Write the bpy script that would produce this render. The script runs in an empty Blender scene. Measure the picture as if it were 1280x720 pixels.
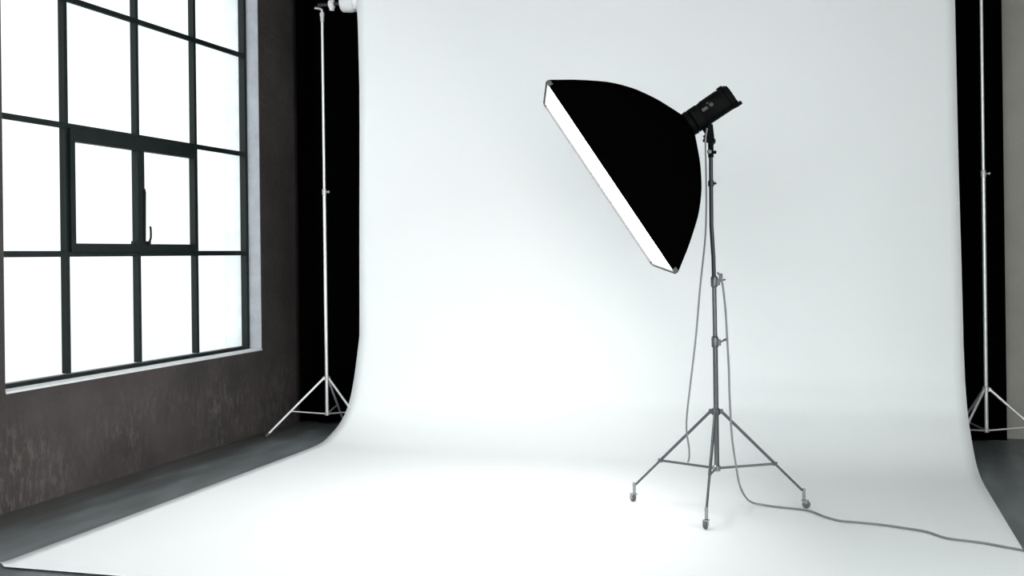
import bpy, bmesh, math, random
from mathutils import Vector, Matrix, noise
random.seed(4)
C = bpy.context.scene.collection
scn = bpy.context.scene
V = Vector
PI = math.pi

# ------------------------------------------------------------------ camera
F_PX, YAW, ROLL = 1500.0, math.atan(414/1500.0), math.radians(0.7)
cam_d = bpy.data.cameras.new('camera')
cam = bpy.data.objects.new('camera', cam_d); C.objects.link(cam)
cam_d.sensor_fit = 'HORIZONTAL'; cam_d.sensor_width = 36.0
cam_d.lens = F_PX*36.0/1280.0
cam_d.shift_y = -42.0/1280.0
fwd = V((-math.sin(YAW), math.cos(YAW), 0)); rgt = V((math.cos(YAW), math.sin(YAW), 0)); upv = V((0, 0, 1))
# true up leans to the left of the frame's up
cu = upv*math.cos(ROLL) + rgt*math.sin(ROLL)
cr = rgt*math.cos(ROLL) - upv*math.sin(ROLL)
M = Matrix((cr, cu, -fwd)).transposed().to_4x4()
M.translation = V((0, 0, 1.45))
cam.matrix_world = M
cam_d.clip_start = 0.05; cam_d.clip_end = 200
scn.camera = cam

# ------------------------------------------------------------------ world, exposure
SKY = 3.6
SKY_DIM, SKY_BRIGHT = 0.42, 2.75
SOFT = 12.0
w = bpy.data.worlds.new('overcast_sky'); scn.world = w; w.use_nodes = True
nt = w.node_tree; nt.nodes.clear()
out = nt.nodes.new('ShaderNodeOutputWorld'); bg = nt.nodes.new('ShaderNodeBackground')
tc = nt.nodes.new('ShaderNodeTexCoord'); sp = nt.nodes.new('ShaderNodeSeparateXYZ'); rp = nt.nodes.new('ShaderNodeValToRGB')
nt.links.new(tc.outputs['Generated'], sp.inputs[0])
mr = nt.nodes.new('ShaderNodeMapRange'); mr.inputs['From Min'].default_value = -1; mr.inputs['From Max'].default_value = 1
nt.links.new(sp.outputs['Z'], mr.inputs['Value']); nt.links.new(mr.outputs[0], rp.inputs[0])
rp.color_ramp.elements[0].position = 0.46; rp.color_ramp.elements[0].color = (0.76, 0.77, 0.79, 1)
rp.color_ramp.elements[1].position = 0.54; rp.color_ramp.elements[1].color = (0.955, 0.985, 1.0, 1)
nt.links.new(rp.outputs[0], bg.inputs[0])
# thin overcast: the sky is made much brighter to the right and behind the camera, to even out the light
dt = nt.nodes.new('ShaderNodeVectorMath'); dt.operation = 'DOT_PRODUCT'; dt.inputs[1].default_value = (1.0, -0.25, 0)
nt.links.new(tc.outputs['Generated'], dt.inputs[0])
mg = nt.nodes.new('ShaderNodeMapRange'); mg.interpolation_type = 'SMOOTHSTEP'
mg.inputs['From Min'].default_value = -0.5; mg.inputs['From Max'].default_value = 0.5
mg.inputs['To Min'].default_value = SKY*SKY_DIM; mg.inputs['To Max'].default_value = SKY*SKY_BRIGHT
nt.links.new(dt.outputs['Value'], mg.inputs['Value']); nt.links.new(mg.outputs[0], bg.inputs[1])
nt.links.new(bg.outputs[0], out.inputs[0])
vs = scn.view_settings
vs.view_transform = 'Standard'; vs.look = 'None'; vs.gamma = 1; vs.exposure = -0.05; vs.use_curve_mapping = False

XW, YB, XR, YF, ZC = -4.65, 9.82, 3.6, -3.2, 4.55      # left wall, back wall, right wall, front wall, ceiling
WINS = [(5.87, 9.03), (1.95, 5.11), (-1.97, 1.19)]          # openings of the left wall (y range); first is seen, others added for light
ADDED_RWINS = [(1.2, 4.36), (-2.6, 0.56)]                          # openings of the right wall, unseen, added to brighten the paper
ADDED_FWINS = [(-3.9, -0.74), (0.1, 3.26)]                         # openings of the front wall (x range), added behind the camera as fill
Z0, Z1 = 0.685, 3.98
def portal(loc, rot, sx, sy):
    d = bpy.data.lights.new('window_daylight', 'AREA'); d.shape = 'RECTANGLE'; d.size = sx; d.size_y = sy
    d.cycles.is_portal = True
    o = bpy.data.objects.new('window_daylight', d); C.objects.link(o); o.location = loc; o.rotation_euler = rot
for y0, y1 in WINS:
    portal((XW-0.24, (y0+y1)/2, (Z0+Z1)/2), (0, -PI/2, 0), Z1-Z0, y1-y0)
for y0, y1 in ADDED_RWINS:
    portal((XR+0.24, (y0+y1)/2, (Z0+Z1)/2), (0, PI/2, 0), Z1-Z0, y1-y0)
for x0, x1 in ADDED_FWINS:
    portal(((x0+x1)/2, YF-0.24, (Z0+Z1)/2), (PI/2, 0, 0), x1-x0, Z1-Z0)

# ------------------------------------------------------------------ materials
def mat(name, col, rough=0.6, metal=0.0, spec=0.5, noise_amt=0.0, scale=8.0, bump=0.0, bscale=60.0, col2=None, detail=6, coord='Object', sheen=0):
    m = bpy.data.materials.new(name); m.use_nodes = True
    n = m.node_tree; b = n.nodes['Principled BSDF']
    b.inputs['Base Color'].default_value = (*col, 1); b.inputs['Roughness'].default_value = rough
    b.inputs['Metallic'].default_value = metal; b.inputs['Specular IOR Level'].default_value = spec
    t = n.nodes.new('ShaderNodeTexCoord')
    if col2 is None: col2 = tuple(c*(1-noise_amt) for c in col)
    tx = n.nodes.new('ShaderNodeTexNoise'); tx.inputs['Scale'].default_value = scale; tx.inputs['Detail'].default_value = detail
    tx.inputs['Roughness'].default_value = 0.62
    n.links.new(t.outputs[coord], tx.inputs['Vector'])
    r = n.nodes.new('ShaderNodeValToRGB'); r.color_ramp.elements[0].position = 0.32; r.color_ramp.elements[1].position = 0.68
    r.color_ramp.elements[0].color = (*col2, 1); r.color_ramp.elements[1].color = (*col, 1)
    n.links.new(tx.outputs[0], r.inputs[0]); n.links.new(r.outputs[0], b.inputs['Base Color'])
    if bump:
        t2 = n.nodes.new('ShaderNodeTexNoise'); t2.inputs['Scale'].default_value = bscale; t2.inputs['Detail'].default_value = 5
        n.links.new(t.outputs[coord], t2.inputs['Vector'])
        bp = n.nodes.new('ShaderNodeBump'); bp.inputs['Strength'].default_value = bump; bp.inputs['Distance'].default_value = 0.02
        n.links.new(t2.outputs[0], bp.inputs['Height']); n.links.new(bp.outputs[0], b.inputs['Normal'])
    if sheen: b.inputs['Sheen Weight'].default_value = sheen
    return m

def floor_material():
    # worn concrete with long drag marks, darker and browner along the window wall
    m = mat('polished_concrete', (0.152, 0.168, 0.174), 0.40, spec=0.5, scale=1.3, col2=(0.105, 0.116, 0.121), bump=0.04, bscale=9, detail=9)
    n = m.node_tree; b = n.nodes['Principled BSDF']; t = n.nodes['Texture Coordinate']
    mp = n.nodes.new('ShaderNodeMapping'); mp.inputs['Scale'].default_value = (5, 0.9, 1); mp.inputs['Rotation'].default_value = (0, 0, 0.35)
    n.links.new(t.outputs['Object'], mp.inputs[0])
    s = n.nodes.new('ShaderNodeTexNoise'); s.inputs['Scale'].default_value = 1.7; s.inputs['Detail'].default_value = 7
    n.links.new(mp.outputs[0], s.inputs['Vector'])
    r = n.nodes.new('ShaderNodeValToRGB'); r.color_ramp.elements[0].position = 0.42; r.color_ramp.elements[1].position = 0.62
    r.color_ramp.elements[0].color = (0.78, 0.78, 0.78, 1); r.color_ramp.elements[1].color = (1.12, 1.12, 1.12, 1)
    n.links.new(s.outputs[0], r.inputs[0])
    mu = n.nodes.new('ShaderNodeMix'); mu.data_type = 'RGBA'; mu.blend_type = 'MULTIPLY'; mu.inputs['Factor'].default_value = 1
    n.links.new(n.nodes['Color Ramp'].outputs[0], mu.inputs[6]); n.links.new(r.outputs[0], mu.inputs[7])
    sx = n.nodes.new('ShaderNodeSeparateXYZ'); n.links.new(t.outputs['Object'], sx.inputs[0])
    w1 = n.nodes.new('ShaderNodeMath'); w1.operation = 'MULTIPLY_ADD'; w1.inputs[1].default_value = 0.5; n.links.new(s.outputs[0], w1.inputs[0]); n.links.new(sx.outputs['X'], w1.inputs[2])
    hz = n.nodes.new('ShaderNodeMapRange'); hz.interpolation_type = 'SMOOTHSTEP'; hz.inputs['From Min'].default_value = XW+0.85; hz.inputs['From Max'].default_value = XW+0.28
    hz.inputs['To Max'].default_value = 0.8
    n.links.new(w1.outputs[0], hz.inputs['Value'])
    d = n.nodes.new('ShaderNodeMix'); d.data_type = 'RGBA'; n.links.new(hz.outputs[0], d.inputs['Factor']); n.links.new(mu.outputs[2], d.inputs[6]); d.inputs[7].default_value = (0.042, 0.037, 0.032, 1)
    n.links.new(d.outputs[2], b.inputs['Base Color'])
    return m

def wall_material():
    # rough dark concrete: soft blotches, scraped vertical streaks lower down
    m = mat('rough_dark_concrete', (0.062, 0.052, 0.050), 0.85, spec=0.2, scale=1.6, col2=(0.034, 0.0295, 0.0285), bump=0.5, bscale=22)
    n = m.node_tree; b = n.nodes['Principled BSDF']
    t = n.nodes['Texture Coordinate']
    mp = n.nodes.new('ShaderNodeMapping'); mp.inputs['Scale'].default_value = (1, 20, 8)
    n.links.new(t.outputs['Object'], mp.inputs[0])
    s = n.nodes.new('ShaderNodeTexNoise'); s.inputs['Scale'].default_value = 1.4; s.inputs['Detail'].default_value = 8; s.inputs['Roughness'].default_value = 0.7
    n.links.new(mp.outputs[0], s.inputs['Vector'])
    r = n.nodes.new('ShaderNodeValToRGB'); r.color_ramp.elements[0].position = 0.49; r.color_ramp.elements[1].position = 0.62
    n.links.new(s.outputs[0], r.inputs[0])
    # patches where the scraping shows: a large noise, only on the lower part of the wall
    p = n.nodes.new('ShaderNodeTexNoise'); p.inputs['Scale'].default_value = 1.1; p.inputs['Detail'].default_value = 3
    n.links.new(t.outputs['Object'], p.inputs['Vector'])
    pr = n.nodes.new('ShaderNodeValToRGB'); pr.color_ramp.elements[0].position = 0.42; pr.color_ramp.elements[1].position = 0.6
    n.links.new(p.outputs[0], pr.inputs[0])
    sx = n.nodes.new('ShaderNodeSeparateXYZ'); n.links.new(t.outputs['Object'], sx.inputs[0])
    hz = n.nodes.new('ShaderNodeMapRange'); hz.inputs['From Min'].default_value = 0.62; hz.inputs['From Max'].default_value = 0.35
    n.links.new(sx.outputs['Z'], hz.inputs['Value'])
    m1 = n.nodes.new('ShaderNodeMath'); m1.operation = 'MULTIPLY'; n.links.new(r.outputs[0], m1.inputs[0]); n.links.new(pr.outputs[0], m1.inputs[1])
    m2 = n.nodes.new('ShaderNodeMath'); m2.operation = 'MULTIPLY'; n.links.new(m1.outputs[0], m2.inputs[0]); n.links.new(hz.outputs[0], m2.inputs[1])
    mx = n.nodes.new('ShaderNodeMix'); mx.data_type = 'RGBA'
    n.links.new(m2.outputs[0], mx.inputs['Factor'])
    n.links.new(n.nodes['Color Ramp'].outputs[0], mx.inputs[6]); mx.inputs[7].default_value = (0.092, 0.079, 0.076, 1)
    n.links.new(mx.outputs[2], b.inputs['Base Color'])
    return m

MT = {
 'wall': wall_material(),
 'plaster': mat('grey_plaster', (0.44, 0.42, 0.375), 0.85, spec=0.2, scale=2.2, col2=(0.37, 0.35, 0.31), bump=0.2, bscale=30),
 'sill': mat('white_painted_sill', (0.66, 0.67, 0.68), 0.7, spec=0.2, scale=9, col2=(0.56, 0.57, 0.58)),
 'reveal': mat('pale_render', (0.37, 0.38, 0.41), 0.8, spec=0.2, scale=7, col2=(0.29, 0.30, 0.33), bump=0.2, bscale=40),
 'ceiling': mat('ceiling_paint', (0.80, 0.80, 0.79), 0.9, scale=3, noise_amt=0.1),
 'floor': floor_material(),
 'paper': mat('white_background_paper', (0.865, 0.868, 0.872), 0.72, spec=0.25, scale=2, noise_amt=0.012, bump=0.02, bscale=5),
 'curtain': mat('black_velvet', (0.0012, 0.0012, 0.0013), 1.0, spec=0.0, scale=40, noise_amt=0.3),
 'steelframe': mat('dark_green_window_steel', (0.004, 0.0085, 0.0085), 0.5, spec=0.2, scale=30, noise_amt=0.35),
 'alu': mat('satin_aluminium', (0.80, 0.79, 0.80), 0.34, metal=0.55, scale=40, noise_amt=0.1),
 'alu_dull': mat('dull_aluminium', (0.58, 0.56, 0.56), 0.42, metal=0.6, scale=50, noise_amt=0.15),
 'stand': mat('grey_stand_metal', (0.13, 0.135, 0.14), 0.36, metal=0.7, scale=50, noise_amt=0.2),
 'stand_dark': mat('dark_stand_tube', (0.03, 0.032, 0.035), 0.38, metal=0.5, scale=50, noise_amt=0.2),
 'chrome': mat('bright_chrome', (0.33, 0.34, 0.35), 0.25, metal=0.85, scale=60, noise_amt=0.1),
 'blackplastic': mat('black_plastic', (0.0018, 0.0021, 0.0021), 0.6, spec=0.07, scale=60, noise_amt=0.2, bump=0.05, bscale=200),
 'softfabric': mat('black_softbox_fabric', (0.0010, 0.0010, 0.0011), 1.0, spec=0.0, scale=90, noise_amt=0.3),
 'binding': mat('dark_grey_binding', (0.085, 0.088, 0.09), 0.7, scale=90, noise_amt=0.2),
 'greylabel': mat('grey_control_panel', (0.014, 0.018, 0.017), 0.4, scale=80, noise_amt=0.3),
 'cable': mat('grey_cable_rubber', (0.20, 0.205, 0.21), 0.5, scale=80, noise_amt=0.1),
 'rubber': mat('grey_rubber', (0.10, 0.10, 0.105), 0.6, scale=80, noise_amt=0.2),
 'whitecap': mat('white_plastic', (0.75, 0.75, 0.76), 0.4, scale=60, noise_amt=0.06),
}
def glass_mat():
    m = bpy.data.materials.new('window_glass'); m.use_nodes = True; n = m.node_tree; n.nodes.clear()
    o = n.nodes.new('ShaderNodeOutputMaterial'); mx = n.nodes.new('ShaderNodeMixShader')
    tr = n.nodes.new('ShaderNodeBsdfTransparent'); gl = n.nodes.new('ShaderNodeBsdfGlossy'); fr = n.nodes.new('ShaderNodeLayerWeight')
    tr.inputs[0].default_value = (0.93, 0.975, 0.965, 1); gl.inputs['Roughness'].default_value = 0.03; fr.inputs[0].default_value = 0.12
    # a little dirt towards the corners of a pane
    tc = n.nodes.new('ShaderNodeTexCoord'); nz = n.nodes.new('ShaderNodeTexNoise'); nz.inputs['Scale'].default_value = 4
    n.links.new(tc.outputs['Object'], nz.inputs['Vector'])
    r = n.nodes.new('ShaderNodeValToRGB'); r.color_ramp.elements[0].color = (0.90, 0.955, 0.94, 1); r.color_ramp.elements[1].color = (0.95, 0.985, 0.98, 1)
    n.links.new(nz.outputs[0], r.inputs[0]); n.links.new(r.outputs[0], tr.inputs[0])
    mf = n.nodes.new('ShaderNodeMath'); mf.operation = 'MULTIPLY'; mf.inputs[1].default_value = 0.3
    n.links.new(fr.outputs['Facing'], mf.inputs[0]); n.links.new(mf.outputs[0], mx.inputs[0]); n.links.new(tr.outputs[0], mx.inputs[1]); n.links.new(gl.outputs[0], mx.inputs[2])
    n.links.new(mx.outputs[0], o.inputs[0]); return m
MT['glass'] = glass_mat()
def diffuser_mat():
    m = bpy.data.materials.new('lit_white_diffuser'); m.use_nodes = True; b = m.node_tree.nodes['Principled BSDF']
    b.inputs['Base Color'].default_value = (0.85, 0.85, 0.85, 1); b.inputs['Roughness'].default_value = 0.8
    b.inputs['Emission Color'].default_value = (1.0, 0.985, 0.97, 1); b.inputs['Emission Strength'].default_value = SOFT
    return m
MT['diffuser'] = diffuser_mat()

# ------------------------------------------------------------------ helpers
def obj(name, bm, m, parent=None, smooth=True, bevel=0.0):
    bmesh.ops.recalc_face_normals(bm, faces=bm.faces)
    me = bpy.data.meshes.new(name); bm.to_mesh(me); bm.free()
    o = bpy.data.objects.new(name, me); C.objects.link(o)
    me.materials.append(MT[m] if isinstance(m, str) else m)
    if smooth:
        for p in me.polygons: p.use_smooth = True
        try: me.set_sharp_from_angle(angle=math.radians(38))
        except Exception: pass
    if bevel:
        md = o.modifiers.new('bevel', 'BEVEL'); md.width = bevel; md.segments = 2; md.limit_method = 'ANGLE'
    if parent is not None: o.parent = parent
    return o
def tag(o, label=None, cat=None, group=None, kind=None):
    if label: o['label'] = label
    if cat: o['category'] = cat
    if group: o['group'] = group
    if kind: o['kind'] = kind
    return o
def thing(name, label, cat, loc=(0, 0, 0), group=None, kind=None, rotz=0.0):
    o = bpy.data.objects.new(name, None); C.objects.link(o); o.location = loc; o.rotation_euler = (0, 0, rotz)
    o.empty_display_size = 0.1
    return tag(o, label, cat, group, kind)
def NB(): return bmesh.new()
def box(bm, a, b, mat4=None):
    x0, y0, z0 = a; x1, y1, z1 = b
    vs_ = [bm.verts.new((x, y, z)) for x in (x0, x1) for y in (y0, y1) for z in (z0, z1)]
    if mat4: 
        for v in vs_: v.co = mat4 @ v.co
    for f in ((0, 1, 3, 2), (4, 6, 7, 5), (0, 4, 5, 1), (2, 3, 7, 6), (0, 2, 6, 4), (1, 5, 7, 3)):
        bm.faces.new([vs_[i] for i in f])
    return bm
def tube(bm, pts, r, seg=12, cap=True, flat=None):
    pts = [V(p) for p in pts]
    rs = r if isinstance(r, (list, tuple)) else [r]*len(pts)
    t0 = (pts[1]-pts[0]).normalized()
    up = V((0, 0, 1)) if abs(t0.z) < 0.9 else V((1, 0, 0))
    u = t0.cross(up).normalized(); rings = []
    for i, p in enumerate(pts):
        if i == 0: t = t0
        elif i == len(pts)-1: t = (pts[i]-pts[i-1]).normalized()
        else: t = ((pts[i+1]-pts[i]).normalized()+(pts[i]-pts[i-1]).normalized()).normalized()
        u = (u - t*u.dot(t)).normalized(); v = t.cross(u)
        rings.append([bm.verts.new(p+(u*math.cos(2*PI*k/seg)+v*math.sin(2*PI*k/seg))*rs[i]) for k in range(seg)])
    for a, b in zip(rings, rings[1:]):
        for k in range(seg): bm.faces.new((a[k], a[(k+1) % seg], b[(k+1) % seg], b[k]))
    if cap: bm.faces.new(rings[0][::-1]); bm.faces.new(rings[-1])
    return bm
def lathe(bm, prof, base=(0, 0, 0), axis=(0, 0, 1), seg=24):
    """prof: (radius, height) pairs about an axis through base"""
    ax = V(axis).normalized(); base = V(base)
    u = ax.cross(V((0, 0, 1)) if abs(ax.z) < 0.9 else V((1, 0, 0))).normalized(); v = ax.cross(u)
    loop = len(prof) > 2 and prof[0] == prof[-1]         # a closed profile turns into a hollow ring
    rings = [[bm.verts.new(base+ax*h+(u*math.cos(2*PI*k/seg)+v*math.sin(2*PI*k/seg))*max(r, 1e-4)) for k in range(seg)] for r, h in (prof[:-1] if loop else prof)]
    pairs = list(zip(rings, rings[1:]))+([(rings[-1], rings[0])] if loop else [])
    for a, b in pairs:
        for k in range(seg): bm.faces.new((a[k], a[(k+1) % seg], b[(k+1) % seg], b[k]))
    if not loop: bm.faces.new(rings[0][::-1]); bm.faces.new(rings[-1])
    return bm
def smooth_path(pts, n=8):
    pts = [V(p) for p in pts]; P = [pts[0]*2-pts[1]]+pts+[pts[-1]*2-pts[-2]]; o = []
    for i in range(1, len(P)-2):
        for k in range(n):
            t = k/n; a, b, c, d = P[i-1], P[i], P[i+1], P[i+2]
            o.append(0.5*((2*b)+(c-a)*t+(2*a-5*b+4*c-d)*t*t+(3*b-a-3*c+d)*t**3))
    o.append(pts[-1]); return o

# ------------------------------------------------------------------ room shell
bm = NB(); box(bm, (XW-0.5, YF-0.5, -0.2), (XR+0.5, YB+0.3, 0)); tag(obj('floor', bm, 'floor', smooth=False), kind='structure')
bm = NB(); box(bm, (XW-0.5, YF-0.5, ZC), (XR+0.5, YB+0.3, ZC+0.2)); tag(obj('ceiling', bm, 'ceiling', smooth=False), kind='structure')
TH = 0.33
def wall(name, m, a, b, wins, place):
    # a wall running from a to b with openings; place(u0, u1, z0, z1) gives the two corners of a block
    bm = NB(); box(bm, *place(a, b, 0, Z0)); box(bm, *place(a, b, Z1, ZC))
    us = [a]+[v for w_ in sorted(wins) for v in w_]+[b]
    for i in range(0, len(us), 2): box(bm, *place(us[i], us[i+1], Z0, Z1))
    tag(obj(name, bm, m, smooth=False), kind='structure')
wall('wall_left', 'wall', YF-TH, YB+0.3, WINS, lambda u0, u1, z0, z1: ((XW-TH, u0, z0), (XW, u1, z1)))
wall('wall_right', 'plaster', YF-TH, YB+0.3, ADDED_RWINS, lambda u0, u1, z0, z1: ((XR, u0, z0), (XR+TH, u1, z1)))
wall('wall_front', 'plaster', XW, XR, ADDED_FWINS, lambda u0, u1, z0, z1: ((u0, YF-TH, z0), (u1, YF, z1)))
bm = NB(); box(bm, (XW, YB, 0), (XR, YB+0.3, ZC)); tag(obj('wall_back', bm, 'plaster', smooth=False), kind='structure')

# ------------------------------------------------------------------ windows
FX = -4.76                      # inner face of the steel frame
def build_window(name, L, loc, rz=0.0):
    r = thing(name, None, None, loc, kind='structure', rotz=rz)
    Hh = Z1-Z0
    def part(nm, boxes, m='steelframe', bev=0.003, parent=r):
        b = NB()
        for a in boxes: box(b, (a[0], a[1], a[2]), (a[3], a[4], a[5]))
        return obj(nm, b, m, parent, smooth=False, bevel=bev)
    # frame: outer ring, a flat bar with a narrower bar behind
    fw = 0.04
    part('window_frame', [(-0.055, 0.001, 0.001, 0, fw, Hh-0.001), (-0.055, L-fw, 0.001, 0, L-0.001, Hh-0.001), (-0.055, fw, 0.001, 0, L-fw, fw-0.004), (-0.055, fw, Hh-fw, 0, L-fw, Hh-0.001)])
    ym = [0.750, 1.555, 2.335]            # mullion centres
    zt = [0.803, 1.620, 2.435]            # transom centres
    for y in ym: part('mullion', [(-0.052, y-0.010, fw, -0.012, y+0.010, Hh-fw), (-0.014, y-0.017, fw, 0.0, y+0.017, Hh-fw)])
    for z in zt: part('transom', [(-0.050, fw, z-0.010, -0.014, L-fw, z+0.010), (-0.016, fw, z-0.019, -0.002, L-fw, z+0.019)])
    # opening vent in the two middle bays of the second row
    a, b_ = ym[0]+0.014, ym[2]-0.014; c, d = zt[0]+0.012, zt[1]-0.012; k = 0.045
    s = part('vent_sash', [(-0.03, a, c, 0.02, a+k, d), (-0.03, b_-k, c, 0.02, b_, d), (-0.03, a+k, c, 0.02, b_-k, c+0.055), (-0.03, a+k, d-0.085, 0.016, b_-k, d),
                           (-0.03, ym[1]-0.042, c+0.055, 0.02, ym[1]+0.042, d-0.085)])
    for yy in (ym[1]-0.075, ym[1]+0.085):
        h = NB(); box(h, (-0.012, yy-0.012, c+0.045), (0.03, yy+0.012, c+0.075)); tube(h, smooth_path([(0.022, yy, c+0.065), (0.036, yy, c+0.10), (0.034, yy+0.004, c+0.155), (0.03, yy+0.004, c+0.18)], 4), [0.008]*13, 8)
        obj('sash_handle', h, 'steelframe', s)
    ss = NB(); tube(ss, [(0.024, ym[1]+0.03, c+0.06), (0.026, ym[1]+0.036, c+0.42), (0.024, ym[1]+0.03, d-0.35)], 0.007, 8); obj('stay_bar', ss, 'steelframe', s)
    # panes: every light in one mesh
    g = NB(); ye = [fw]+ym+[L-fw]; ze = [fw]+zt+[Hh-fw]
    for i in range(4):
        for j in range(4):
            f = [g.verts.new((-0.032, y, z)) for y, z in ((ye[i], ze[j]), (ye[i+1], ze[j]), (ye[i+1], ze[j+1]), (ye[i], ze[j+1]))]
            g.faces.new(f)
    obj('pane', g, 'glass', r, smooth=False)
    # pale rendered reveals and sill lining inside and out
    t = 0.004; xi = XW-FX-0.003; xo = XW-TH-FX+0.003
    for nm_, mm_, x0, x1 in (('window_reveal', 'reveal', 0.001, xi), ('outer_reveal', 'sill', xo, -0.056)):
        o = NB(); box(o, (x0, L-t, 0.0), (x1, L+0.002, Hh)); box(o, (x0, -0.002, 0.0), (x1, t, Hh)); box(o, (x0, t, Hh-t), (x1, L-t, Hh+0.002))
        obj(nm_, o, mm_, r, smooth=False)
    o = NB(); box(o, (0.001, t, -0.004), (xi+0.008, L-t, 0.010)); box(o, (xo-0.03, t, -0.004), (-0.056, L-t, 0.010))
    obj('window_sill', o, 'sill', r, smooth=False, bevel=0.003)
    return r
spots = [(b-a, (FX, a, Z0), 0.0) for a, b in WINS]+[(b-a, (XR+(XW-FX), b, Z0), PI) for a, b in ADDED_RWINS]+[(b-a, (b, YF-(XW-FX), Z0), PI/2) for a, b in ADDED_FWINS]  # all but the first are unseen windows added to let in more light
for i, (L_, loc_, rz_) in enumerate(spots): build_window('window_%d' % (i+1), L_, loc_, rz_)

# ------------------------------------------------------------------ black curtain behind the paper
def curtain():
    b = NB(); x0, x1 = -4.60, 1.165; n = 420; Yc = 9.63; rows = [0.012, 0.4, 1.2, 2.2, 3.3, 4.42]
    g = []
    for z in rows:
        row = []
        for i in range(n+1):
            t = i/n; x = x0+(x1-x0)*t; am = 0.022+0.01*(1-z/4.4)
            y = Yc+am*math.sin(t*5.6*2*PI/0.34+0.6*math.sin(t*31))+0.012*math.sin(t*61+z*0.7)
            row.append(b.verts.new((x, y, z)))
        g.append(row)
    for a, c in zip(g, g[1:]):
        for i in range(n): b.faces.new((a[i], a[i+1], c[i+1], c[i]))
    o = obj('cloth', b, 'curtain', None)
    md = o.modifiers.new('thickness', 'SOLIDIFY'); md.thickness = 0.004; md.offset = 0
    r = thing('black_curtain', 'floor-length black cloth hanging behind the white paper, seen at both its sides', 'curtain', (-1.6, Yc, 0))
    o.parent = r; o.location = (1.6, -Yc, 0)
    k = NB(); tube(k, [(x0-0.05+1.6, 0, 4.455), (x1+0.05+1.6, 0, 4.455)], 0.016, 12)
    for x in (-4.4, -1.6, 1.0): box(k, (x+1.6-0.015, -0.015, 4.46), (x+1.6+0.015, 0.015, ZC-0.001))
    obj('curtain_rail', k, 'stand_dark', r)
curtain()

# ------------------------------------------------------------------ backdrop stands
SL = V((-4.096, 9.08, 0)); SR = V((0.963, 9.08, 0))
def backdrop_stand(label, base, ang, topx):
    r = thing('backdrop_stand', label, 'backdrop stand', base, 'aluminium stands holding up the paper roll')
    b = NB(); tube(b, [(0, 0, 0.15), (0, 0, 0.45), (0, 0, 2.0)], 0.0135, 16); obj('pole', b, 'alu', r)
    b = NB(); tube(b, [(0, 0, 1.95), (0, 0, 3.38)], 0.011, 16); obj('pole_extension', b, 'alu', r)
    for z in (1.98,):
        b = NB(); lathe(b, [(0.012, -0.025), (0.018, -0.022), (0.0185, 0.022), (0.0125, 0.026)], (0, 0, z)); k = obj('collar', b, 'alu_dull', r)
        b = NB(); tube(b, [(0.015, 0, z), (0.034, 0, z)], 0.005, 8); tube(b, [(0.034, 0, z), (0.044, 0, z)], 0.011, 12); obj('knob', b, 'alu_dull', k)
    b = NB(); lathe(b, [(0.014, -0.02), (0.021, -0.018), (0.021, 0.018), (0.014, 0.022)], (0, 0, 0.455))
    for a in ang: box(b, (0.012, -0.009, -0.014), (0.034, 0.009, 0.010), Matrix.Translation((0, 0, 0.455)) @ Matrix.Rotation(a, 4, 'Z'))
    obj('leg_hub', b, 'alu_dull', r)
    b = NB(); lathe(b, [(0.013, 0), (0.019, 0.003), (0.019, 0.026), (0.014, 0.03)], (0, 0, 0.148))
    obj('brace_hub', b, 'alu_dull', r)
    R = 0.495
    for a in ang:
        c, s = math.cos(a), math.sin(a)
        foot = V((c*R, s*R, 0.016)); top = V((c*0.026, s*0.026, 0.452))
        b = NB(); tube(b, [top, top.lerp(foot, 0.995)], 0.0095, 12); lg = obj('leg', b, 'alu', r)
        d = (foot-top).normalized()
        b = NB(); lathe(b, [(0.0105, 0), (0.0125, 0.004), (0.0125, 0.03), (0.008, 0.036)], foot-d*0.026, d, 12); obj('rubber_foot', b, 'rubber', lg)
        m = top.lerp(foot, 0.58)
        b = NB(); tube(b, [(c*0.017, s*0.017, 0.163), m], 0.0065, 10); obj('brace', b, 'alu_dull', r)
    # hook head that carries the crossbar
    b = NB(); lathe(b, [(0.011, 0), (0.016, 0.004), (0.016, 0.05), (0.010, 0.056)], (0, 0, 3.37))
    box(b, (-0.016, -0.010, 3.42), (0.016, 0.010, 3.452))
    sx = topx
    tube(b, smooth_path([(0, 0, 3.445), (-0.004*sx, 0, 3.475), (-0.03*sx, -0.005, 3.487), (-0.062*sx, -0.008, 3.492)], 4), [0.010]*13, 8)
    obj('hook_head', b, 'alu_dull', r)
    return r
a1 = [math.radians(x) for x in (217, 337, 97)]; a2 = [math.radians(x) for x in (236, 356, 116)]
backdrop_stand('silver tripod backdrop stand beside the window, left of the white paper', SL, a1, 1)
backdrop_stand('silver tripod backdrop stand at the right edge, between paper and grey wall', SR, a2, -1)

# crossbar and its end pieces
r = thing('crossbar', 'dark crossbar laid between the two backdrop stands, through the paper roll', 'crossbar', (-1.57, 9.08, 3.545))
b = NB(); tube(b, [(-2.56, 0, -0.03), (2.57, 0, -0.03)], 0.0165, 16); obj('bar', b, 'stand_dark', r)
for s in (-1, 1):
    b = NB(); x = s*2.44 + (0.0)
    lathe(b, [(0.018, -0.022), (0.036, -0.020), (0.036, 0.018), (0.022, 0.022)], (x, 0, -0.03), (1, 0, 0), 20)
    box(b, (x-0.014, -0.022, -0.082), (x+0.014, 0.022, -0.04)); obj('roller_clamp', b, 'whitecap', r, bevel=0.004)
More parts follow.
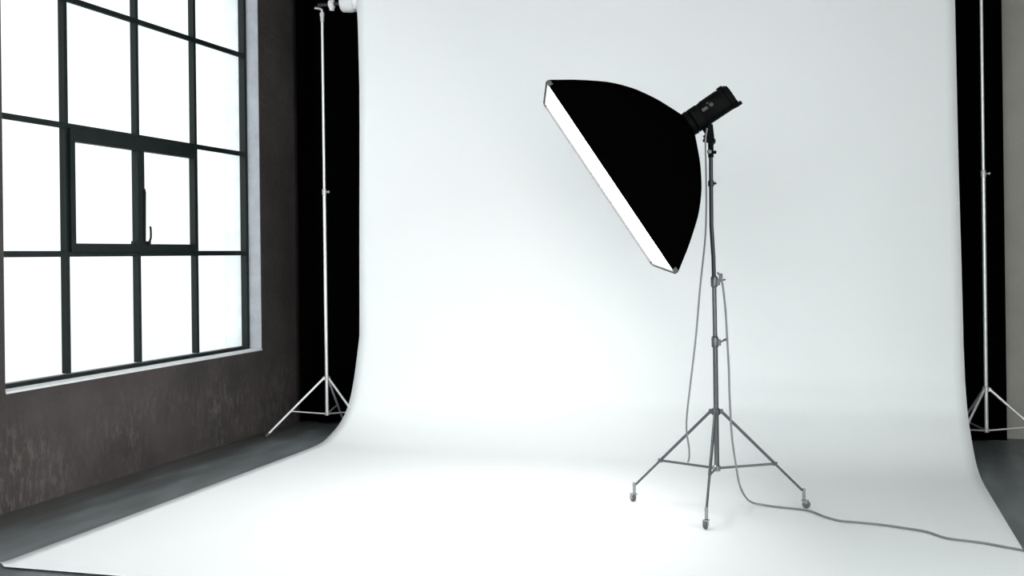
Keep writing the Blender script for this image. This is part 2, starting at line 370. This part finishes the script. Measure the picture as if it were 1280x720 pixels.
# ------------------------------------------------------------------ paper backdrop
def paper():
    r = thing('paper_backdrop', 'wide white seamless paper sweeping from its roll down onto the floor', 'backdrop', (-1.5, 4.9, 0))
    off = V((1.5, -4.9, 0))
    RC = V((0, 9.09, 3.525)); RR = 0.078
    # left and right side profiles (Y, z), from the roll to the front edge
    roll = [(RC.y+RR*math.sin(math.radians(a)), RC.z+RR*math.cos(math.radians(a))) for a in (0, -22, -45, -68, -90)]
    # note the sheet leaves the front of the roll
    Lp = roll+[(9.03, 3.2), (9.045, 2.7), (9.05, 2.2), (9.05, 1.7), (9.052, 1.3), (9.054, .95), (9.052, .78), (9.05, .66), (9.045, .55), (9.035, .43), (9.005, .30), (8.945, .20), (8.84, .115), (8.67, .048), (8.50, .012), (8.2, .004)]
    Rp = roll+[(9.01, 3.2), (9.005, 2.7), (9.00, 2.2), (8.96, 1.7), (8.92, 1.3), (8.90, .95), (8.89, .80), (8.875, .66), (8.86, .52), (8.80, .40), (8.73, .305), (8.60, .215), (8.45, .128), (8.28, .060), (8.08, .020), (7.85, .005)]
    for Y in (7.4, 6.8, 6.2, 5.6, 5.2, 5.0):
        Lp.append((Y, .003)); Rp.append((Y, .003))
    Lp += [(4.9, .005), (4.80, .012)]; Rp += [(4.9, .003), (4.80, .003)]
    def sub(P, n=5): return [tuple(q)[:2] for q in smooth_path([V((a, c, 0)) for a, c in P], n)]
    LP, RP = sub(Lp), sub(Rp); N = len(LP); K = 60
    b = NB(); rows = []
    for i in range(N):
        row = []
        zl = LP[i][1]
        xl = -3.90+0.11*min(1, zl/0.8) + (0.028 if zl > 0.8 else 0)*min(1, (zl-0.8)/2.0) if zl > 0.0 else -3.90
        xr = 0.815-0.015*min(1, RP[i][1]/0.8)-0.018*max(0, min(1, (RP[i][1]-0.9)/2.3))
        for k in range(K+1):
            t = k/K; s = t*t*(3-2*t)
            y = LP[i][0]*(1-s)+RP[i][0]*s; z = LP[i][1]*(1-s)+RP[i][1]*s; x = xl+(xr-xl)*t
            nz = noise.noise(V((x*0.9, i*0.05, 3.1)))
            if 0.02 < z < 3.4: y += 0.010*nz*min(1, z)
            if y < 5.2:
                if k == 0: y = max(y, 4.87)
                elif k == 1: y = max(y, 4.80)
                f = (5.2-y)/0.4; y -= f*0.05*min(1, t*3); z = max(0.003, z)
            row.append(b.verts.new(V((x, y, z))+off))
        rows.append(row)
    for a, c in zip(rows, rows[1:]):
        for k in range(K): b.faces.new((a[k], a[k+1], c[k+1], c[k]))
    o = obj('paper_sheet', b, 'paper', r)
    md = o.modifiers.new('thickness', 'SOLIDIFY'); md.thickness = 0.0012; md.offset = 0
    b = NB(); x0, x1 = -3.80, 0.78; n = 6
    prof = [(0.022, -0.045), (0.030, -0.045), (0.030, 0.0)]
    wr_ = x1-x0; lathe(b, [(0.045, -0.004), (RR-0.002, -0.004), (RR-0.002, wr_+0.004), (0.045, wr_+0.004), (0.045, -0.004)], V((x0, RC.y, RC.z))+off, (1, 0, 0), 48); obj('paper_roll', b, 'paper', r)
    for x, s in ((x0, -1), (x1, 1)):
        b = NB(); lathe(b, [(0.024, 0.006), (0.079, 0.005), (0.083, 0.006), (0.086, 0.05), (0.080, 0.115), (0.070, 0.124), (0.024, 0.128), (0.024, 0.006)], V((x, RC.y, RC.z))+off, (s, 0, 0), 40); obj('roll_end_cap', b, 'whitecap', r)
paper()

# ------------------------------------------------------------------ light stand
LS = V((-0.692, 6.72, 0))
def light_stand():
    r = thing('light_stand', 'grey wheeled light stand on the white paper, carrying the black softbox', 'light stand', LS)
    b = NB(); tube(b, [(0.002, 0, 0.235), (0.001, 0, 0.95)], 0.0140, 16); obj('pole', b, 'stand', r)
    b = NB(); tube(b, [(0.001, 0, 0.93), (-0.001, 0, 1.30)], 0.0122, 16); obj('middle_tube', b, 'stand', r)
    b = NB(); tube(b, [(-0.001, 0, 1.28), (-0.003, 0, 1.42), (-0.012, 0, 1.60), (-0.010, 0, 2.0)], 0.0115, 16); obj('top_tube', b, 'stand_dark', r)
    for z, sz in ((0.95, 1), (1.285, 1)):
        b = NB(); lathe(b, [(0.013, -0.032), (0.019, -0.028), (0.020, 0.02), (0.0165, 0.03), (0.0125, 0.033)], (0, 0, z))
        box(b, (0.012, -0.011, -0.02), (0.032, 0.011, 0.016), Matrix.Translation((0, 0, z)))
        k = obj('collar', b, 'stand', r, bevel=0.002)
        b = NB(); tube(b, [(0.03, 0, z), (0.046, 0, z+0.008), (0.062, -0.004, z+0.012)], 0.0045, 8)
        if z < 1: tube(b, [(0.046, 0, z+0.010), (0.072, -0.004, z+0.018)], 0.007, 10)
        else: box(b, (0.026, -0.008, -0.002), (0.046, 0.008, 0.045), Matrix.Translation((0, 0, z)))
        obj('locking_knob', b, 'stand', k)
    for z, xx in ((1.83, -0.011),):
        b = NB(); lathe(b, [(0.0115, -0.018), (0.0165, -0.014), (0.0165, 0.014), (0.0115, 0.018)], (xx, 0, z)); tube(b, [(xx+0.012, 0, z), (xx+0.028, -0.004, z)], 0.007, 10)
        obj('collar', b, 'stand_dark', r)
    angs = [math.atan2(6.908-LS.y, -1.187-LS.x), math.atan2(6.934-LS.y, -0.229-LS.x), math.atan2(6.315-LS.y, -0.706-LS.x)]
    Rs = [math.hypot(6.908-LS.y, -1.187-LS.x), math.hypot(6.934-LS.y, -0.229-LS.x), math.hypot(6.315-LS.y, -0.706-LS.x)]
    b = NB(); lathe(b, [(0.015, -0.022), (0.023, -0.018), (0.023, 0.014), (0.0155, 0.02)], (0, 0, 0.565))
    for a in angs: box(b, (0.014, -0.008, -0.014), (0.04, 0.008, 0.012), Matrix.Translation((0, 0, 0.565)) @ Matrix.Rotation(a, 4, 'Z'))
    obj('leg_hub', b, 'stand', r, bevel=0.002)
    b = NB(); lathe(b, [(0.014, 0), (0.022, 0.004), (0.022, 0.030), (0.015, 0.036)], (0, 0, 0.232)); obj('brace_hub', b, 'chrome', r)
    for a, R in zip(angs, Rs):
        c, s = math.cos(a), math.sin(a)
        top = V((c*0.034, s*0.034, 0.562)); foot = V((c*(R-0.01), s*(R-0.01), 0.105)); m = top.lerp(foot, 0.66)
        b = NB(); tube(b, [top, top.lerp(foot, 0.66)], 0.0085, 12); tube(b, [top.lerp(foot, 0.64), foot], 0.0068, 12)
        box(b, (-0.012, -0.006, -0.010), (0.012, 0.006, 0.010), Matrix.Translation(m) @ Matrix.Rotation(a, 4, 'Z'))
        lg = obj('leg', b, 'stand', r)
        b = NB(); tube(b, [(c*0.018, s*0.018, 0.25), m], 0.0068, 10); obj('brace', b, 'stand', r)
        # caster: socket and fork (child of the leg) and wheel
        b = NB(); p = V((c*R, s*R, 0))
        lathe(b, [(0.006, 0.05), (0.009, 0.053), (0.009, 0.112), (0.006, 0.116)], p, (0, 0, 1), 14)
        sw = a+random.uniform(-0.8, 0.8); mm = Matrix.Translation(p) @ Matrix.Rotation(sw, 4, 'Z')
        box(b, (-0.012, -0.014, 0.045), (0.024, 0.014, 0.052), mm)
        for q in (-1, 1): box(b, (0.0, q*0.012-0.0018, 0.017), (0.024, q*0.012+0.0018, 0.048), mm)
        obj('caster_fork', b, 'chrome', lg, bevel=0.001)
        b = NB(); cw = mm @ V((0.013, 0, 0.0265)); ax = (mm.to_3x3() @ V((0, 1, 0)))
        lathe(b, [(0.010, -0.009), (0.019, -0.009), (0.0222, -0.006), (0.0222, 0.006), (0.019, 0.009), (0.010, 0.009)], cw, ax, 24)
        obj('caster_wheel', b, 'rubber', lg)
    # spigot on top
    b = NB(); lathe(b, [(0.008, 0), (0.008, 0.05)], (-0.010, 0, 1.99), (0, 0, 1), 12); obj('spigot', b, 'chrome', r)
    return r
light_stand()

# ------------------------------------------------------------------ softbox and flash head, on one axis
CC = V((-1.266, 6.600, 1.862)); dX = V((-0.252, 0.967, 0.028)).normalized()
lv = V((-0.803+1.432, 6.125-5.933, 1.346-2.346)).normalized()
lv = (lv-dX*lv.dot(dX)).normalized(); dY = -lv; dZ = dX.cross(dY).normalized()
RM = Matrix((dX, dY, dZ)).transposed().to_4x4()
def softbox():
    r = thing('softbox', 'large square black softbox with glowing white front, tilted down on the light stand', 'softbox')
    r.matrix_world = Matrix.Translation(CC) @ RM
    S = 0.592; Hm = 0.56; r1 = 0.060; seg = 96
    def ring(b, h, R, p):
        vs_ = []
        for k in range(seg):
            th = 2*PI*(k+0.5)/seg; c, s = math.cos(th), math.sin(th)
            q = (abs(c)**p+abs(s)**p)**(-1/p)
            vs_.append(b.verts.new((c*q*R, s*q*R, h)))
        return vs_
    tab = smooth_path([V((t, r_, 0)) for t, r_ in ((0, 1), (.1, .945), (.2, .89), (.35, .80), (.49, .71), (.62, .60), (.71, .51), (.82, .375), (.9, .245), (.96, .13), (1.0, 0.05))], 3)
    b = NB(); rings = [ring(b, -0.022, S+0.001, 60), ring(b, -0.006, S+0.002, 60)]
    for q in tab:
        t = q.x; rings.append(ring(b, Hm*t, max(r1, S*q.y), 50*(1-t)**2+2.3))
    for a, c in zip(rings, rings[1:]):
        for k in range(seg): b.faces.new((a[k], a[(k+1) % seg], c[(k+1) % seg], c[k]))
    sh = obj('fabric_shell', b, 'softfabric', r)
    md = sh.modifiers.new('thickness', 'SOLIDIFY'); md.thickness = 0.003; md.offset = -1
    # rim: square grey binding inside the lip, ahead of the diffuser
    b = NB(); w_ = 0.012; S2 = S-0.004
    for s in (-1, 1):
        box(b, (s*S2-w_*(s > 0), -S2, -0.024), (s*S2+w_*(s < 0), S2, 0.0))
        box(b, (-S2+w_, s*S2-w_*(s > 0), -0.024), (S2-w_, s*S2+w_*(s < 0), 0.0))
    obj('rim_binding', b, 'binding', r, smooth=False, bevel=0.003)
    b = NB(); m = 14; g = []
    for i in range(m+1):
        row = []
        for j in range(m+1):
            u, v = -1+2*i/m, -1+2*j/m
            row.append(b.verts.new((u*(S2-w_), v*(S2-w_), -0.010-0.010*(1-u*u)*(1-v*v))))
        g.append(row)
    for i in range(m):
        for j in range(m): b.faces.new((g[i][j], g[i+1][j], g[i+1][j+1], g[i][j+1]))
    obj('white_diffuser', b, 'diffuser', r)
    b = NB(); lathe(b, [(0.045, -0.03), (0.068, -0.028), (0.072, 0.008), (0.06, 0.014), (0.045, 0.014), (0.045, -0.03)], (0, 0, Hm), (0, 0, 1), 32); obj('speed_ring', b, 'blackplastic', r)
softbox()
def flash_head():
    r = thing('studio_flash', 'black studio flash head fixed to the back of the softbox', 'studio flash')
    r.matrix_world = Matrix.Translation(CC+dZ*0.580) @ RM
    def sq(b, prof, ex=3.2, seg=40, wy=1.0):
        rings = []
        for R, h in prof:
            row = []
            for k in range(seg):
                th = 2*PI*k/seg; c, s = math.cos(th), math.sin(th); q = (abs(c)**ex+abs(s)**ex)**(-1/ex)
                row.append(b.verts.new((c*q*R, s*q*R*wy, h)))
            rings.append(row)
        for a, c in zip(rings, rings[1:]):
            for k in range(seg): b.faces.new((a[k], a[(k+1) % seg], c[(k+1) % seg], c[k]))
        b.faces.new(rings[0][::-1]); b.faces.new(rings[-1])
    b = NB(); sq(b, [(0.066, -0.004), (0.070, 0.0), (0.070, 0.05), (0.064, 0.055), (0.064, 0.06), (0.068, 0.066), (0.069, 0.21), (0.066, 0.215)]); body = obj('body', b, 'blackplastic', r)
    b = NB(); sq(b, [(0.066, 0.215), (0.070, 0.217), (0.070, 0.240), (0.062, 0.252), (0.035, 0.256)]); obj('rear_panel', b, 'blackplastic', r)
    # cooling fins along the top
    b = NB()
    for i in range(6): box(b, (-0.045, 0.064, 0.085+i*0.019), (0.045, 0.0715, 0.091+i*0.019))
    obj('cooling_fins', b, 'blackplastic', body, bevel=0.001)
    # rear handle: two lugs and a bar beyond the back
    b = NB()
    box(b, (-0.045, -0.072, 0.235), (0.045, -0.050, 0.272)); box(b, (-0.02, -0.052, 0.235), (0.02, -0.035, 0.262))
    obj('rear_handle', b, 'blackplastic', r, bevel=0.004)
    b = NB(); box(b, (-0.03, 0.058, 0.205), (0.03, 0.078, 0.232)); obj('top_latch', b, 'blackplastic', r, bevel=0.004)
    # controls on the side that faces the room
    b = NB(); lathe(b, [(0.014, 0), (0.014, 0.006), (0.010, 0.009)], (-0.067, 0.022, 0.118), (-1, 0, 0), 20); obj('control_dial', b, 'greylabel', body)
    b = NB(); box(b, (-0.0712, 0.012, 0.06), (-0.066, 0.03, 0.095)); obj('side_label', b, 'greylabel', body, bevel=0.001)
    b = NB(); box(b, (-0.0712, 0.036, 0.10), (-0.066, 0.045, 0.112)); obj('switch', b, 'greylabel', body, bevel=0.001)
    # tilting yoke down to the spigot of the stand, in world directions
    inv = r.matrix_world.inverted(); T = lambda p: inv @ V(p)
    top = V((-0.742, 6.722, 2.135)); bot = V((-0.702, 6.72, 2.035))
    b = NB()
    for s in (-1, 1): tube(b, [T(top+V((0.012*1, s*0.026, 0.0))), T(V((-0.700, 6.72+s*0.022, 2.075)))], 0.016, 12)
    tube(b, [T((-0.735, 6.72, 2.10)), T((-0.712, 6.72, 2.065))], 0.012, 10)
    tube(b, [T((-0.716, 6.722, 2.155)), T((-0.700, 6.72, 2.06))], [0.027, 0.020], 14)
    tube(b, [T((-0.700, 6.684, 2.068)), T((-0.700, 6.756, 2.068))], 0.0225, 18)
    obj('tilt_bracket', b, 'blackplastic', r)
    b = NB(); tube(b, [T((-0.712, 6.70, 2.062)), T((-0.738, 6.69, 2.072))], [0.008, 0.013], 12); obj('tilt_knob', b, 'blackplastic', r)
    b = NB(); tube(b, [T((-0.702, 6.72, 2.058)), T((-0.702, 6.72, 1.975))], 0.0155, 16); tube(b, [T((-0.702, 6.70, 2.003)), T((-0.702, 6.672, 2.003))], [0.012, 0.016], 14); 
    tube(b, [T((-0.69, 6.72, 2.003)), T((-0.672, 6.72, 2.003))], 0.009, 12)
    obj('stand_socket', b, 'blackplastic', r)
    b = NB(); tube(b, [T((-0.702, 6.6715, 2.003)), T((-0.702, 6.669, 2.003))], 0.010, 14); obj('socket_screw', b, 'stand', r)
flash_head()

# ------------------------------------------------------------------ cables
def cable(name, label, pts, rad, base):
    b = NB(); P = smooth_path(pts, 8); tube(b, [p-V(base) for p in P], rad, 10)
    o = obj(name, b, 'cable'); o.location = base; tag(o, label, 'cable'); return o
cable('head_cable', 'grey cable hanging in a long slack drop from the flash to a leg brace', 
      [(-0.715, 6.664, 2.13), (-0.722, 6.64, 2.06), (-0.722, 6.65, 1.90), (-0.724, 6.66, 1.70), (-0.735, 6.68, 1.517), (-0.766, 6.68, 1.251), (-0.792, 6.68, 0.985), (-0.826, 6.68, 0.719), (-0.848, 6.69, 0.55), (-0.854, 6.71, 0.452), (-0.846, 6.74, 0.36), (-0.848, 6.765, 0.30), (-0.856, 6.772, 0.268)], 0.0052, (-0.85, 6.7, 0.26))
cable('power_cord', 'grey power cord dropping beside the light stand and trailing across the paper to the right',
      [(-0.668, 6.675, 1.335), (-0.655, 6.665, 1.318), (-0.640, 6.66, 1.265), (-0.626, 6.66, 1.12), (-0.619, 6.66, 0.966), (-0.612, 6.66, 0.80), (-0.610, 6.66, 0.659), (-0.600, 6.66, 0.44), (-0.581, 6.66, 0.287), (-0.566, 6.70, 0.17), (-0.545, 6.80, 0.085),
       (-0.515, 6.92, 0.026), (-0.45, 6.935, 0.0115), (-0.37, 6.90, 0.0105), (-0.258, 6.87, 0.0105), (-0.19, 6.83, 0.0105), (-0.11, 6.70, 0.0105), (-0.035, 6.62, 0.0105), (0.05, 6.60, 0.0105), (0.168, 6.57, 0.0105), (0.30, 6.51, 0.0105), (0.397, 6.45, 0.0105), (0.484, 6.33, 0.0105), (0.643, 6.265, 0.0105), (0.80, 6.16, 0.0105), (1.1, 5.98, 0.0065), (1.6, 5.6, 0.0065), (2.4, 5.3, 0.0065), (3.58, 5.15, 0.0065)], 0.0058, (-0.4, 6.8, 0.01))
